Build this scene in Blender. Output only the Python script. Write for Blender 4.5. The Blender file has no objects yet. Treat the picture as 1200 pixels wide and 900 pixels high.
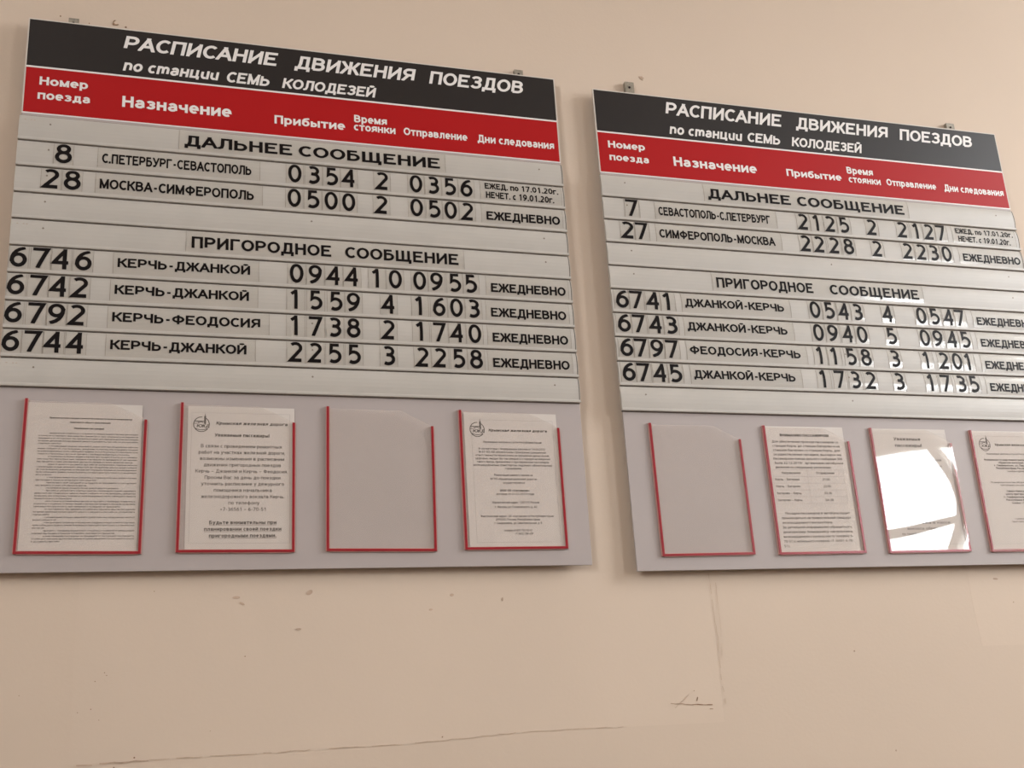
import bpy, math, random
from mathutils import Vector, Matrix
random.seed(4)
C = bpy.context.scene.collection
SC = bpy.context.scene

# ------------------------------------------------------------------ camera, sky, light, exposure
TOP = 3.06                                   # height of the left board's top edge above the floor
YAW, PITCH, ROLL = 0.30924434, 0.30432033, -0.06114296
CAM = (0.25440647*1.2, -1.9253512*1.2, TOP - 1.29779138*1.2)
cd = bpy.data.cameras.new('camera'); cam = bpy.data.objects.new('camera', cd); C.objects.link(cam)
cd.sensor_width = 36; cd.lens = 1342.32203*36/1200; cd.clip_start = 0.05; cd.clip_end = 200
f = Vector((math.sin(YAW)*math.cos(PITCH), math.cos(YAW)*math.cos(PITCH), math.sin(PITCH)))
r0 = Vector((math.cos(YAW), -math.sin(YAW), 0)); u0 = r0.cross(f)
r = math.cos(ROLL)*r0 + math.sin(ROLL)*u0; u = -math.sin(ROLL)*r0 + math.cos(ROLL)*u0
M = Matrix((r, u, -f)).transposed().to_4x4(); M.translation = Vector(CAM); cam.matrix_world = M
SC.camera = cam

SKY = 1.0
w = bpy.data.worlds.new('overcast_sky'); SC.world = w; w.use_nodes = True
nt = w.node_tree; bg = nt.nodes['Background']; bg.inputs[1].default_value = SKY
tc = nt.nodes.new('ShaderNodeTexCoord'); sx = nt.nodes.new('ShaderNodeSeparateXYZ')
rp = nt.nodes.new('ShaderNodeValToRGB'); mr = nt.nodes.new('ShaderNodeMapRange')
mr.inputs[1].default_value = -0.15; mr.inputs[2].default_value = 0.6
nt.links.new(tc.outputs['Generated'], sx.inputs[0]); nt.links.new(sx.outputs['Z'], mr.inputs[0])
nt.links.new(mr.outputs[0], rp.inputs[0]); nt.links.new(rp.outputs[0], bg.inputs[0])
e = rp.color_ramp.elements
e[0].position = 0.17; e[0].color = (0.30, 0.29, 0.27, 1)
e[1].position = 0.23; e[1].color = (0.93, 0.95, 1.0, 1)
n_ = rp.color_ramp.elements.new(1.0); n_.color = (1.0, 1.0, 1.0, 1)
SC.view_settings.view_transform = 'Standard'; SC.view_settings.look = 'None'
SC.view_settings.gamma = 1; SC.view_settings.use_curve_mapping = False
SC.view_settings.exposure = EXPO = 4.85
WINS = [(-0.9, -2.7, 2.5, 5.0), (-3.85, -5.3, 1.95, 3.7)]   # y0, y1, z0, z1 in the right wall
XR, XL, YF, YB, HC = 5.4, -3.2, -8.6, 0.024, 5.4      # room: right, left, front (behind the camera), the wall with the boards
FILL_WIN = (-3.8, -6.3, 3.0, 5.0)                   # unseen window added high in the left wall as soft fill light
for k, (a, b, z0, z1) in enumerate(WINS+[FILL_WIN]):
    l = bpy.data.lights.new('window_portal', 'AREA'); l.shape = 'RECTANGLE'; l.size = z1-z0; l.size_y = abs(b-a)
    l.cycles.is_portal = True
    lo = bpy.data.objects.new('window_portal', l); C.objects.link(lo)
    lo.location = (XR+0.02 if k < 2 else XL-0.02, (a+b)/2, (z0+z1)/2); lo.rotation_euler = (0, math.pi/2 if k < 2 else -math.pi/2, 0)

# ------------------------------------------------------------------ materials
def mat(name, col, rough=0.5, spec=0.5, noise=0.0, scale=8.0, bump=0.0, bscale=60.0, metal=0.0, coat=0.0):
    m = bpy.data.materials.new(name); m.use_nodes = True; t = m.node_tree; p = t.nodes['Principled BSDF']
    p.inputs['Base Color'].default_value = (*col, 1); p.inputs['Roughness'].default_value = rough
    p.inputs['Specular IOR Level'].default_value = spec; p.inputs['Metallic'].default_value = metal
    p.inputs['Coat Weight'].default_value = coat
    tcn = t.nodes.new('ShaderNodeTexCoord')
    if noise:
        nz = t.nodes.new('ShaderNodeTexNoise'); nz.inputs['Scale'].default_value = scale; nz.inputs['Detail'].default_value = 6
        t.links.new(tcn.outputs['Object'], nz.inputs['Vector'])
        cr = t.nodes.new('ShaderNodeValToRGB'); t.links.new(nz.outputs['Fac'], cr.inputs[0])
        cr.color_ramp.elements[0].position = 0.3; cr.color_ramp.elements[1].position = 0.7
        cr.color_ramp.elements[0].color = (*[c*(1-noise) for c in col], 1)
        cr.color_ramp.elements[1].color = (*[min(1, c*(1+noise)) for c in col], 1)
        t.links.new(cr.outputs[0], p.inputs['Base Color'])
    if bump:
        nb = t.nodes.new('ShaderNodeTexNoise'); nb.inputs['Scale'].default_value = bscale; nb.inputs['Detail'].default_value = 4
        t.links.new(tcn.outputs['Object'], nb.inputs['Vector'])
        bp = t.nodes.new('ShaderNodeBump'); bp.inputs['Strength'].default_value = bump; bp.inputs['Distance'].default_value = 0.002
        t.links.new(nb.outputs['Fac'], bp.inputs['Height']); t.links.new(bp.outputs[0], p.inputs['Normal'])
    return m

def clear(name, tint, rough=0.02, f0=0.045, haze=0.0, hazecol=(0.8, 0.8, 0.8)):
    """thin clear plastic: see-through with a Fresnel reflection on each face"""
    m = bpy.data.materials.new(name); m.use_nodes = True; t = m.node_tree; t.nodes.clear()
    out = t.nodes.new('ShaderNodeOutputMaterial'); tr = t.nodes.new('ShaderNodeBsdfTransparent'); tr.inputs[0].default_value = (*tint, 1)
    gl = t.nodes.new('ShaderNodeBsdfGlossy'); gl.inputs['Roughness'].default_value = rough
    lw = t.nodes.new('ShaderNodeLayerWeight'); lw.inputs['Blend'].default_value = 0.5
    pw = t.nodes.new('ShaderNodeMath'); pw.operation = 'POWER'; pw.inputs[1].default_value = 5
    ma = t.nodes.new('ShaderNodeMath'); ma.operation = 'MULTIPLY_ADD'; ma.inputs[1].default_value = 1-f0; ma.inputs[2].default_value = f0
    mx = t.nodes.new('ShaderNodeMixShader')
    
    if f0 == 0: ma.inputs[1].default_value = 0
    t.links.new(lw.outputs['Facing'], pw.inputs[0]); t.links.new(pw.outputs[0], ma.inputs[0]); t.links.new(ma.outputs[0], mx.inputs[0])
    src = tr
    if haze:
        df = t.nodes.new('ShaderNodeBsdfDiffuse'); df.inputs[0].default_value = (*hazecol, 1)
        m2 = t.nodes.new('ShaderNodeMixShader'); m2.inputs[0].default_value = haze
        t.links.new(tr.outputs[0], m2.inputs[1]); t.links.new(df.outputs[0], m2.inputs[2]); src = m2
    t.links.new(src.outputs[0], mx.inputs[1]); t.links.new(gl.outputs[0], mx.inputs[2]); t.links.new(mx.outputs[0], out.inputs[0])
    return m

MT = dict(
    plaster=mat('cream_plaster', (0.568, 0.452, 0.357), 0.75, 0.3, 0.03, 1.3, 0.10, 120),
    patch=mat('cream_plaster_patch', (0.574, 0.458, 0.363), 0.75, 0.3, 0.03, 1.7, 0.08, 140),
    crack=mat('hairline_crack', (0.27, 0.17, 0.11), 0.9, 0.1, 0.3, 90),
    seam=mat('old_paint_seam', (0.48, 0.36, 0.27), 0.9, 0.1, 0.15, 90),
    smudge=mat('brown_smudge', (0.45, 0.33, 0.25), 0.9, 0.1, 0.2, 60),
    floor=mat('hall_floor', (0.20, 0.17, 0.14), 0.4, 0.5, 0.15, 3),
    ceiling=mat('ceiling_paint', (0.78, 0.74, 0.68), 0.9, 0.2, 0.02, 2),
    frame=mat('window_frame_paint', (0.7, 0.7, 0.68), 0.4),
    panel=mat('grey_panel', (0.375, 0.322, 0.304), 0.5, 0.3, 0.02, 5),
    core=mat('panel_white_edge', (0.56, 0.50, 0.44), 0.5),
    black=mat('black_film', (0.015, 0.011, 0.010), 0.48, 0.32),
    red=mat('red_film', (0.35, 0.007, 0.008), 0.5, 0.15),
    white=mat('white_film', (0.70, 0.66, 0.63), 0.45),
    rail=mat('rail_plastic', (0.43, 0.393, 0.352), 0.45, 0.55, 0.03, 11),
    gap_shade=mat('painted_gap_shade', (0.11, 0.09, 0.075), 0.8, 0.1),
    ink=mat('black_ink', (0.006, 0.004, 0.004), 0.45, 0.12),
    print=mat('printer_ink', (0.025, 0.02, 0.02), 0.7, 0.2),
    faint=mat('pale_print', (0.34, 0.31, 0.30), 0.7, 0.2),
    paper=mat('paper', (0.55, 0.49, 0.445), 0.6, 0.3, 0.015, 12),
    rededge=mat('red_acrylic_edge', (0.27, 0.008, 0.016), 0.3, 0.5),
    pink=mat('pale_pink_edge', (0.56, 0.30, 0.27), 0.4, 0.4),
    metal=mat('zinc_bracket', (0.27, 0.235, 0.185), 0.5, 0.5, 0.25, 150, metal=0.2),
    steel=mat('screw_steel', (0.20, 0.16, 0.13), 0.5, 0.5, metal=0.3),
    hole=mat('dark_hole', (0.03, 0.02, 0.02), 0.9, 0.1),
    edge=mat('film_edge_dark', (0.25, 0.21, 0.17), 0.8, 0.2),
    card=clear('clear_card_film', (0.997, 0.994, 0.985), 0.10, 0.045),
    film_back=clear('clear_film_back', (1, 1, 1), 0.3, 0.0),
    outline=mat('rail_end_edge_shade_paint', (0.13, 0.11, 0.09), 0.7, 0.2),
    sheet=clear('clear_pocket_sheet', (1, 0.997, 0.992), 0.012, 0.055, 0.15, (0.86, 0.74, 0.66)),
    glass=clear('window_glass', (0.95, 0.96, 0.96), 0.01, 0.04),
)

# ------------------------------------------------------------------ mesh helpers
class MB:
    def __init__(s): s.v = []; s.f = []
    def face(s, pts):
        n = len(s.v); s.v += [tuple(p) for p in pts]; s.f.append(tuple(range(n, n+len(pts))))
    def box(s, a, b):
        x0, y0, z0 = a; x1, y1, z1 = b; n = len(s.v)
        s.v += [(x0,y0,z0),(x1,y0,z0),(x1,y1,z0),(x0,y1,z0),(x0,y0,z1),(x1,y0,z1),(x1,y1,z1),(x0,y1,z1)]
        s.f += [tuple(n+i for i in q) for q in ((0,1,5,4),(1,2,6,5),(2,3,7,6),(3,0,4,7),(4,5,6,7),(3,2,1,0))]
    def prism(s, poly, y0, y1):
        """poly = [(x, z)...] seen from the front; front face at y0 (smaller y), back at y1"""
        n = len(s.v); k = len(poly)
        s.v += [(x, y0, z) for x, z in poly] + [(x, y1, z) for x, z in poly]
        s.f.append(tuple(range(n, n+k))); s.f.append(tuple(range(n+2*k-1, n+k-1, -1)))
        for i in range(k):
            j = (i+1) % k; s.f.append((n+i, n+k+i, n+k+j, n+j))
    def disc(s, x, z, y0, y1, rad, k=12):
        s.prism([(x+rad*math.cos(-2*math.pi*i/k), z+rad*math.sin(-2*math.pi*i/k)) for i in range(k)], y0, y1)
    def build(s, name, m, parent=None, loc=None, fix=True):
        me = bpy.data.meshes.new(name); me.from_pydata(s.v, [], s.f)
        if fix:
            import bmesh
            bm = bmesh.new(); bm.from_mesh(me); bmesh.ops.recalc_face_normals(bm, faces=bm.faces); bm.to_mesh(me); bm.free()
        me.materials.append(m); me.update()
        o = bpy.data.objects.new(name, me); C.objects.link(o)
        if parent: o.parent = parent
        if loc: o.location = loc
        return o
def empty(name, loc, rot=(0, 0, 0), parent=None):
    o = bpy.data.objects.new(name, None); C.objects.link(o); o.location = loc; o.rotation_euler = rot
    o.empty_display_size = 0.05
    if parent: o.parent = parent
    return o
def tag(o, label=None, cat=None, group=None, kind=None):
    if label: o['label'] = label
    if cat: o['category'] = cat
    if group: o['group'] = group
    if kind: o['kind'] = kind
    return o
def bevel(o, wdt=0.001, seg=2):
    md = o.modifiers.new('bevel', 'BEVEL'); md.width = wdt; md.segments = seg; md.limit_method = 'ANGLE'
    return o

# ------------------------------------------------------------------ stroke lettering (glyphs drawn as centre lines, cap height 1)
G = {
'А':(.64,"0,0 .32,1|.32,1 .64,0|!.11,.3 .53,.3"),'Б':(.52,".46,1 0,1 0,0 .26,0 @.26,.3,.26,.3,-90,90 0,.6"),
'В':(.54,"0,0 0,1 .26,1 @.26,.77,.23,.23,90,-90 0,.54|!.0,0 .28,0 @.28,.27,.26,.27,-90,90 0,.54"),'Г':(.44,"0,0 0,1 .44,1"),
'Д':(.66,"0,-.2 0,0 .66,0 .66,-.2|!.12,0 .19,.4 .2,1 .57,1 .57,0"),'Е':(.5,".49,1 0,1 0,0 .51,0|!0,.53 .47,.53"),
'Ж':(.86,"0,0 .26,.53 .02,1|.86,0 .6,.53 .84,1|.43,0 .43,1|!.26,.53 .6,.53"),
'З':(.5,"@.25,.77,.24,.23,160,-90 .16,.54|.16,.54 .23,.54 @.24,.27,.26,.27,90,-158"),
'И':(.55,"0,0 0,1|.55,0 .55,1|!0,.04 .55,.96"),'Й':(.55,"0,0 0,1|.55,0 .55,1|!0,.04 .55,.96|!@.275,1.36,.15,.13,190,350"),
'К':(.52,"0,0 0,1|.52,1 .22,.55 .54,0|!0,.55 .22,.55"),'Л':(.58,"0,0 .09,.06 .14,.3 .15,1 .57,1 .57,0"),
'М':(.66,"0,0 0,1|.66,0 .66,1|0,1 .33,.05|.33,.05 .66,1"),'Н':(.54,"0,0 0,1|.54,0 .54,1|!0,.53 .54,.53"),
'О':(.66,"@.33,.5,.33,.5,0,360"),'П':(.54,"0,0 0,1 .54,1 .54,0"),'Р':(.52,"0,0 0,1 .27,1 @.27,.72,.25,.28,90,-90 0,.44"),
'С':(.52,"@.32,.5,.32,.5,46,314"),'Т':(.56,".28,0 .28,1|0,1 .56,1"),'У':(.56,"0,1 .29,.3|.56,1 .29,.22 .2,.03 .04,.01"),
'Ф':(.76,".38,0 .38,1|@.38,.53,.38,.33,0,360"),'Ц':(.64,"0,1 0,0 .64,0 .64,-.2|.53,0 .53,1"),'Ч':(.5,".5,0 .5,1|0,1 0,.65 @.2,.65,.2,.22,180,270 .5,.43"),
'Ш':(.8,"0,1 0,0 .8,0 .8,1|.4,0 .4,1"),'Щ':(.9,"0,1 0,0 .9,0 .9,-.2|.4,0 .4,1|.8,0 .8,1"),'Ь':(.52,"0,1 0,0 .26,0 @.26,.3,.26,.3,-90,90 0,.6"),
'Ъ':(.66,"0,1 .15,1 .15,0 .4,0 @.4,.3,.26,.3,-90,90 .15,.6"),'Ы':(.74,"0,1 0,0 .2,0 @.2,.3,.24,.3,-90,90 0,.6|.74,0 .74,1"),
'Э':(.58,"@.26,.5,.32,.5,130,-130|!.2,.52 .58,.52"),'Ю':(.9,"0,0 0,1|@.6,.5,.3,.5,0,360|!0,.52 .3,.52"),
'Я':(.53,".53,0 .53,1 .26,1 @.26,.73,.25,.27,90,270 .53,.46|.25,.46 0,0"),'Х':(.56,"0,0 .56,1|.56,0 0,1"),
'а':(.42,"@.21,.49,.2,.23,160,0 .42,0|!.42,.42 .2,.38 @.19,.19,.19,.19,90,270 .3,.02 .42,.16"),
'е':(.46,"0,.36 .46,.36 @.23,.36,.23,.36,0,312"),'о':(.48,"@.24,.36,.24,.36,0,360"),'р':(.46,"0,-.3 0,.72|@.23,.36,.23,.36,0,360"),
'с':(.38,"@.23,.36,.23,.36,50,310"),'у':(.44,"0,.72 .22,.06|.44,.72 .2,-.15 .12,-.27 .02,-.28"),'х':(.44,"0,0 .44,.72|.44,0 0,.72"),
'б':(.46,"@.23,.32,.23,.32,0,360|0,.32 .03,.72 .14,.92 .42,1"),'ф':(.66,".33,-.3 .33,1|@.33,.36,.33,.36,0,360"),
'n':(.42,"0,0 0,.72|!0,.4 @.21,.45,.21,.27,170,0 .42,0"),'m':(.7,"0,0 0,.72|!0,.4 @.17,.47,.17,.25,170,0 .35,0|!.35,.4 @.53,.47,.17,.25,170,0 .7,0"),
'u':(.42,"0,.72 0,.27 @.2,.27,.2,.27,180,300|.42,0 .42,.72"),
'0':(.52,"@.26,.5,.26,.5,0,360"),'1':(.5,"!.09,.8 .32,1 .32,.9|.32,0 .32,1"),'2':(.5,"@.23,.73,.25,.27,140,-28 0,0 .52,0"),
'3':(.48,"@.21,.76,.24,.24,132,-90 .12,.54|.12,.54 .2,.54 @.2,.27,.28,.27,90,-128"),'4':(.56,".41,0 .41,1|!.41,1 0,.27 .56,.27"),
'5':(.47,".44,1 .07,1 .05,.57 @.19,.31,.29,.31,112,-128"),'6':(.52,"@.27,.31,.25,.31,0,360|@.53,.3,.51,.7,103,181"),
'7':(.5,"0,1 .5,1 .16,0"),'8':(.52,"@.26,.77,.21,.23,0,360|@.26,.27,.26,.27,0,360"),'9':(.52,"@.25,.69,.25,.31,0,360|@-.01,.7,.51,.7,-77,1"),
'.':(.02,"0,0 .02,0"),',':(.02,".02,0 .0,-.12"),'-':(.26,"!0,.38 .28,.38"),'–':(.5,"!0,.38 .5,.38"),'+':(.46,"!0,.4 .46,.4|!.23,.17 .23,.63"),
':':(.02,"0,0 .02,0|0,.55 .02,.55"),'!':(.02,"0,0 .02,0|0,.3 0,1"),'(':(.2,"@.3,.4,.3,.65,125,235"),')':(.2,"@-.1,.4,.3,.65,55,-55"),
'«':(.36,"!.16,.6 0,.38 .16,.15|!.36,.6 .2,.38 .36,.15"),'»':(.36,"!0,.6 .16,.38 0,.15|!.2,.6 .36,.38 .2,.15"),'/':(.3,"0,0 .3,1"),'№':(.9,"0,0 0,1|0,1 .5,0|.5,0 .5,1|@.8,.5,.13,.2,0,360"),
}
for lc in 'вгджзийклмнптцчшщъыьэюя':
    wd, st = G[lc.upper()]; out = []
    for s_ in st.split('|'):
        bang = s_[0] == '!'; tk = []
        for t_ in s_.lstrip('!').split():
            if t_[0] == '@':
                a = [float(q) for q in t_[1:].split(',')]; tk.append('@%.3f,%.3f,%.3f,%.3f,%g,%g' % (a[0]*.82, a[1]*.72, a[2]*.82, a[3]*.72, a[4], a[5]))
            else:
                a = [float(q) for q in t_.split(',')]; tk.append('%.3f,%.3f' % (a[0]*.82, a[1]*.72))
        out.append(('!' if bang else '') + ' '.join(tk))
    G[lc] = (wd*.82, '|'.join(out))

def strokes(ch, wt, seg):
    res = []
    for s_ in G[ch][1].split('|'):
        butt = s_[0] == '!'; pts = []; closed = False
        for t_ in s_.lstrip('!').split():
            if t_[0] == '@':
                cx, cy, rx, ry, a0, a1 = [float(q) for q in t_[1:].split(',')]
                k = max(3, int(abs(a1-a0)/360*seg+.5)); closed = abs(a1-a0) == 360
                for i in range(k if closed else k+1):
                    a = math.radians(a0+(a1-a0)*i/k); pts.append((cx+rx*math.cos(a), cy+ry*math.sin(a)))
            else: pts.append(tuple(float(q) for q in t_.split(',')))
        q = []
        for p_ in pts:
            P_ = (p_[0]+wt/2, wt/2+p_[1]*(1-wt))
            if not q or abs(P_[0]-q[-1][0])+abs(P_[1]-q[-1][1]) > 1e-4: q.append(P_)
        res.append((q, closed, butt))
    return res
def clipz(poly, lim, sgn):
    out = []; n = len(poly)
    for i in range(n):
        a, b = poly[i], poly[(i+1) % n]; da = sgn*(a[1]-lim); db = sgn*(b[1]-lim)
        if da >= 0: out.append(a)
        if (da > 0 > db) or (da < 0 < db):
            t_ = da/(da-db); out.append((a[0]+(b[0]-a[0])*t_, lim))
    return out
_gc = {}
def glyph(ch, wt, seg):
    key = (ch, wt, seg)
    if key in _gc: return _gc[key]
    polys = []
    for si, (q, closed, butt) in enumerate(strokes(ch, wt, seg)):
        lo = min(p_[1] for p_ in q)-wt/2; hi = max(p_[1] for p_ in q)+wt/2; n = len(q)
        if not closed and not butt:
            q = list(q)
            for (i, j) in ((0, 1), (-1, -2)):
                dx, dy = q[i][0]-q[j][0], q[i][1]-q[j][1]; L_ = math.hypot(dx, dy)
                ex = wt/2 if (abs(dx) < .02 or abs(dy) < .02) else wt*.62
                if n > 6: ex = 0.0
                q[i] = (q[i][0]+dx/L_*ex, q[i][1]+dy/L_*ex)
        Lp, Rp = [], []
        for i in range(n):
            a = q[i-1] if (i > 0 or closed) else None; b = q[(i+1) % n] if (i < n-1 or closed) else None
            ds = []
            if a: d_ = (q[i][0]-a[0], q[i][1]-a[1]); l_ = math.hypot(*d_) or 1; ds.append((d_[0]/l_, d_[1]/l_))
            if b: d_ = (b[0]-q[i][0], b[1]-q[i][1]); l_ = math.hypot(*d_) or 1; ds.append((d_[0]/l_, d_[1]/l_))
            nx = sum(-d_[1] for d_ in ds); ny = sum(d_[0] for d_ in ds); l_ = math.hypot(nx, ny) or 1; nx /= l_; ny /= l_
            c_ = nx*-ds[0][1]+ny*ds[0][0]; k_ = wt/2/max(c_, .35)
            Lp.append((q[i][0]+nx*k_, q[i][1]+ny*k_)); Rp.append((q[i][0]-nx*k_, q[i][1]-ny*k_))
        for i in range(n if closed else n-1):
            j = (i+1) % n; p_ = [Lp[i], Lp[j], Rp[j], Rp[i]]
            p_ = clipz(clipz(p_, lo, 1), hi, -1)
            if len(p_) > 2: polys.append((si, p_))
    _gc[key] = polys
    return polys
ADJ = {'А': -.05, 'Т': -.03, 'О': -.025, 'С': -.02, 'о': -.02, 'с': -.02, 'е': -.015, 'т': -.03, 'Л': -.02, 'Д': -.02, 'У': -.03, 'Ь': -.01, 'Р': -.01, 'З': -.02, 'Ж': -.03, 'К': -.02}
def adv(s_, i, wt, sp):
    if s_[i] == ' ': return .34
    return G[s_[i]][0]+wt+(sp+ADJ.get(s_[i], 0)+ADJ.get(s_[i+1], 0) if i+1 < len(s_) else 0)
def text_width(s_, wt, sp): return sum(adv(s_, i, wt, sp) for i in range(len(s_)))
def text(mb, s_, x0, x1, z, cap, wt=.19, sp=.1, slant=0.0, seg=16, y=0.0, surf=None, knots=(), align=None):
    """write s_ from x0 to x1 (metres, board frame), baseline z, capital height cap; surf(z) gives the depth of a curved carrier"""
    W_ = text_width(s_, wt, sp); k = (x1-x0)/W_ if align is None else align*cap
    if align is not None: x0 = (x0+x1)/2-W_*k/2
    x = 0
    for ci, ch in enumerate(s_):
        if ch == ' ': x += .34; continue
        for si, (_, poly) in enumerate(glyph(ch, wt, seg)):
            P_ = [(x0+(x+p_[0])*k+slant*p_[1]*cap, z+p_[1]*cap) for p_ in poly]; P_.reverse()
            dy = y-si*0.000004
            if surf is None: mb.face([(a, dy, b) for a, b in P_])
            else:
                ks = [kk for kk in knots if min(b for a, b in P_) < kk < max(b for a, b in P_)]
                lims = [-9]+sorted(ks)+[9]
                for a_, b_ in zip(lims, lims[1:]):
                    Q = clipz(clipz(P_, a_, 1), b_, -1)
                    if len(Q) > 2: mb.face([(a, dy+surf(b), b) for a, b in Q])
        x += adv(s_, ci, wt, sp)

# ------------------------------------------------------------------ layout tables (board units: 0..1 across, 0..1 down)
# bend of each clear pocket sheet: ([(amplitude, x waves, x phase, z waves, z phase)...], tilt in x, tilt in z)
Q_ = -math.pi/2
FLAT = ([(.0002, 1, .3, 1, .2)], 0, 0)
SHEETS = [[FLAT]*4, [FLAT, FLAT, ([(.0048, 0, 0, 1, Q_), (.0016, .5, math.pi, 1, Q_)], 0, .004), ([(.0002, 1, .3, 1, .2)], -.020, 0)]]
HEAD=[
(0,'РАСПИСАНИЕ',0.1623,0.4428,0.0430,0.0287),
(0,'ДВИЖЕНИЯ',0.4725,0.7103,0.0435,0.0285),
(0,'ПОЕЗДОВ',0.7356,0.9345,0.0436,0.0288),
(0,'nо сmанцuu',0.1634,0.3348,0.0878,0.0227),
(0,'СЕМЬ',0.3457,0.4283,0.0889,0.0228),
(0,'КОЛОДЕЗЕЙ',0.4491,0.6300,0.0888,0.0217),
(0,'Номер',0.0251,0.1060,0.1344,0.0166),
(0,'поезда',0.0237,0.1107,0.1631,0.0165),
(0,'Назначение',0.1653,0.3571,0.1627,0.0226),
(0,'Прибытие',0.4354,0.5674,0.1664,0.0177),
(0,'Время',0.5853,0.6486,0.1469,0.0160),
(0,'стоянки',0.5845,0.6649,0.1644,0.0160),
(0,'Отправление',0.6810,0.8083,0.1639,0.0162),
(0,'Дни следования',0.8291,0.9885,0.1639,0.0167),
(1,'РАСПИСАНИЕ',0.1599,0.4389,0.0423,0.0301),
(1,'ДВИЖЕНИЯ',0.4706,0.7082,0.0425,0.0287),
(1,'ПОЕЗДОВ',0.7345,0.9335,0.0424,0.0282),
(1,'nо сmанцuu',0.1645,0.3365,0.0878,0.0231),
(1,'СЕМЬ',0.3458,0.4286,0.0875,0.0227),
(1,'КОЛОДЕЗЕЙ',0.4536,0.6312,0.0871,0.0224),
(1,'Номер',0.0226,0.1042,0.1340,0.0157),
(1,'поезда',0.0233,0.1102,0.1629,0.0156),
(1,'Назначение',0.1662,0.3590,0.1624,0.0215),
(1,'Прибытие',0.4305,0.5652,0.1610,0.0167),
(1,'Время',0.5816,0.6477,0.1411,0.0164),
(1,'стоянки',0.5831,0.6638,0.1623,0.0163),
(1,'Отправление',0.6792,0.8080,0.1609,0.0159),
(1,'Дни следования',0.8293,0.9895,0.1615,0.0168),
]
ROWS0={
 0:[('h', 'ДАЛЬНЕЕ', 0.2753, 0.4671), ('h', 'СООБЩЕНИЕ', 0.4793, 0.7485)],
 1:[('n', '8', [0.0734]), ('d', 'С.ПЕТЕРБУРГ-СЕВАСТОПОЛЬ', 0.1368, 0.3938), ('a', '0354', [0.4723, 0.5066, 0.5404, 0.5726]), ('s', '2', [0.6352]), ('p', '0356', [0.7003, 0.7337, 0.7669, 0.7991]), ('y', 'ЕЖЕД. по 17.01.20г.', 0.8367, 0.9874), ('z', 'НЕЧЕТ. с 19.01.20г.', 0.8383, 0.9778)],
 2:[('n', '28', [0.0559, 0.0904]), ('d', 'МОСКВА-СИМФЕРОПОЛЬ', 0.1351, 0.3987), ('a', '0500', [0.4712, 0.5055, 0.5386, 0.5712]), ('s', '2', [0.6327]), ('p', '0502', [0.6999, 0.7344, 0.7661, 0.7994]), ('y', 'ЕЖЕДНЕВНО', 0.8368, 0.9865)],
 4:[('h', 'ПРИГОРОДНОЕ', 0.2924, 0.5374), ('h', 'СООБЩЕНИЕ', 0.5629, 0.7764)],
 5:[('n', '6746', [0.0132, 0.0488, 0.0808, 0.1156]), ('d', 'КЕРЧЬ-ДЖАНКОЙ', 0.171, 0.3935), ('a', '0944', [0.4752, 0.5087, 0.542, 0.5754]), ('s', '10', [0.6208, 0.6548]), ('p', '0955', [0.7004, 0.733, 0.768, 0.7988]), ('y', 'ЕЖЕДНЕВНО', 0.8376, 0.9867)],
 6:[('n', '6742', [0.0123, 0.0473, 0.0799, 0.1128]), ('d', 'КЕРЧЬ-ДЖАНКОЙ', 0.1683, 0.392), ('a', '1559', [0.4735, 0.5091, 0.5453, 0.577]), ('s', '4', [0.6414]), ('p', '1603', [0.6995, 0.7351, 0.7685, 0.8015]), ('y', 'ЕЖЕДНЕВНО', 0.8349, 0.9841)],
 7:[('n', '6792', [0.0118, 0.0474, 0.0791, 0.1108]), ('d', 'КЕРЧЬ-ФЕОДОСИЯ', 0.1665, 0.4119), ('a', '1738', [0.4734, 0.5085, 0.5425, 0.5762]), ('s', '2', [0.6396]), ('p', '1740', [0.6997, 0.7347, 0.7681, 0.8013]), ('y', 'ЕЖЕДНЕВНО', 0.8354, 0.9841)],
 8:[('n', '6744', [0.011, 0.0448, 0.0769, 0.1117]), ('d', 'КЕРЧЬ-ДЖАНКОЙ', 0.1656, 0.3888), ('a', '2255', [0.4737, 0.5077, 0.5419, 0.5765]), ('s', '3', [0.6387]), ('p', '2258', [0.7007, 0.7336, 0.7688, 0.8017]), ('y', 'ЕЖЕДНЕВНО', 0.8335, 0.9834)],
}
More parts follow.
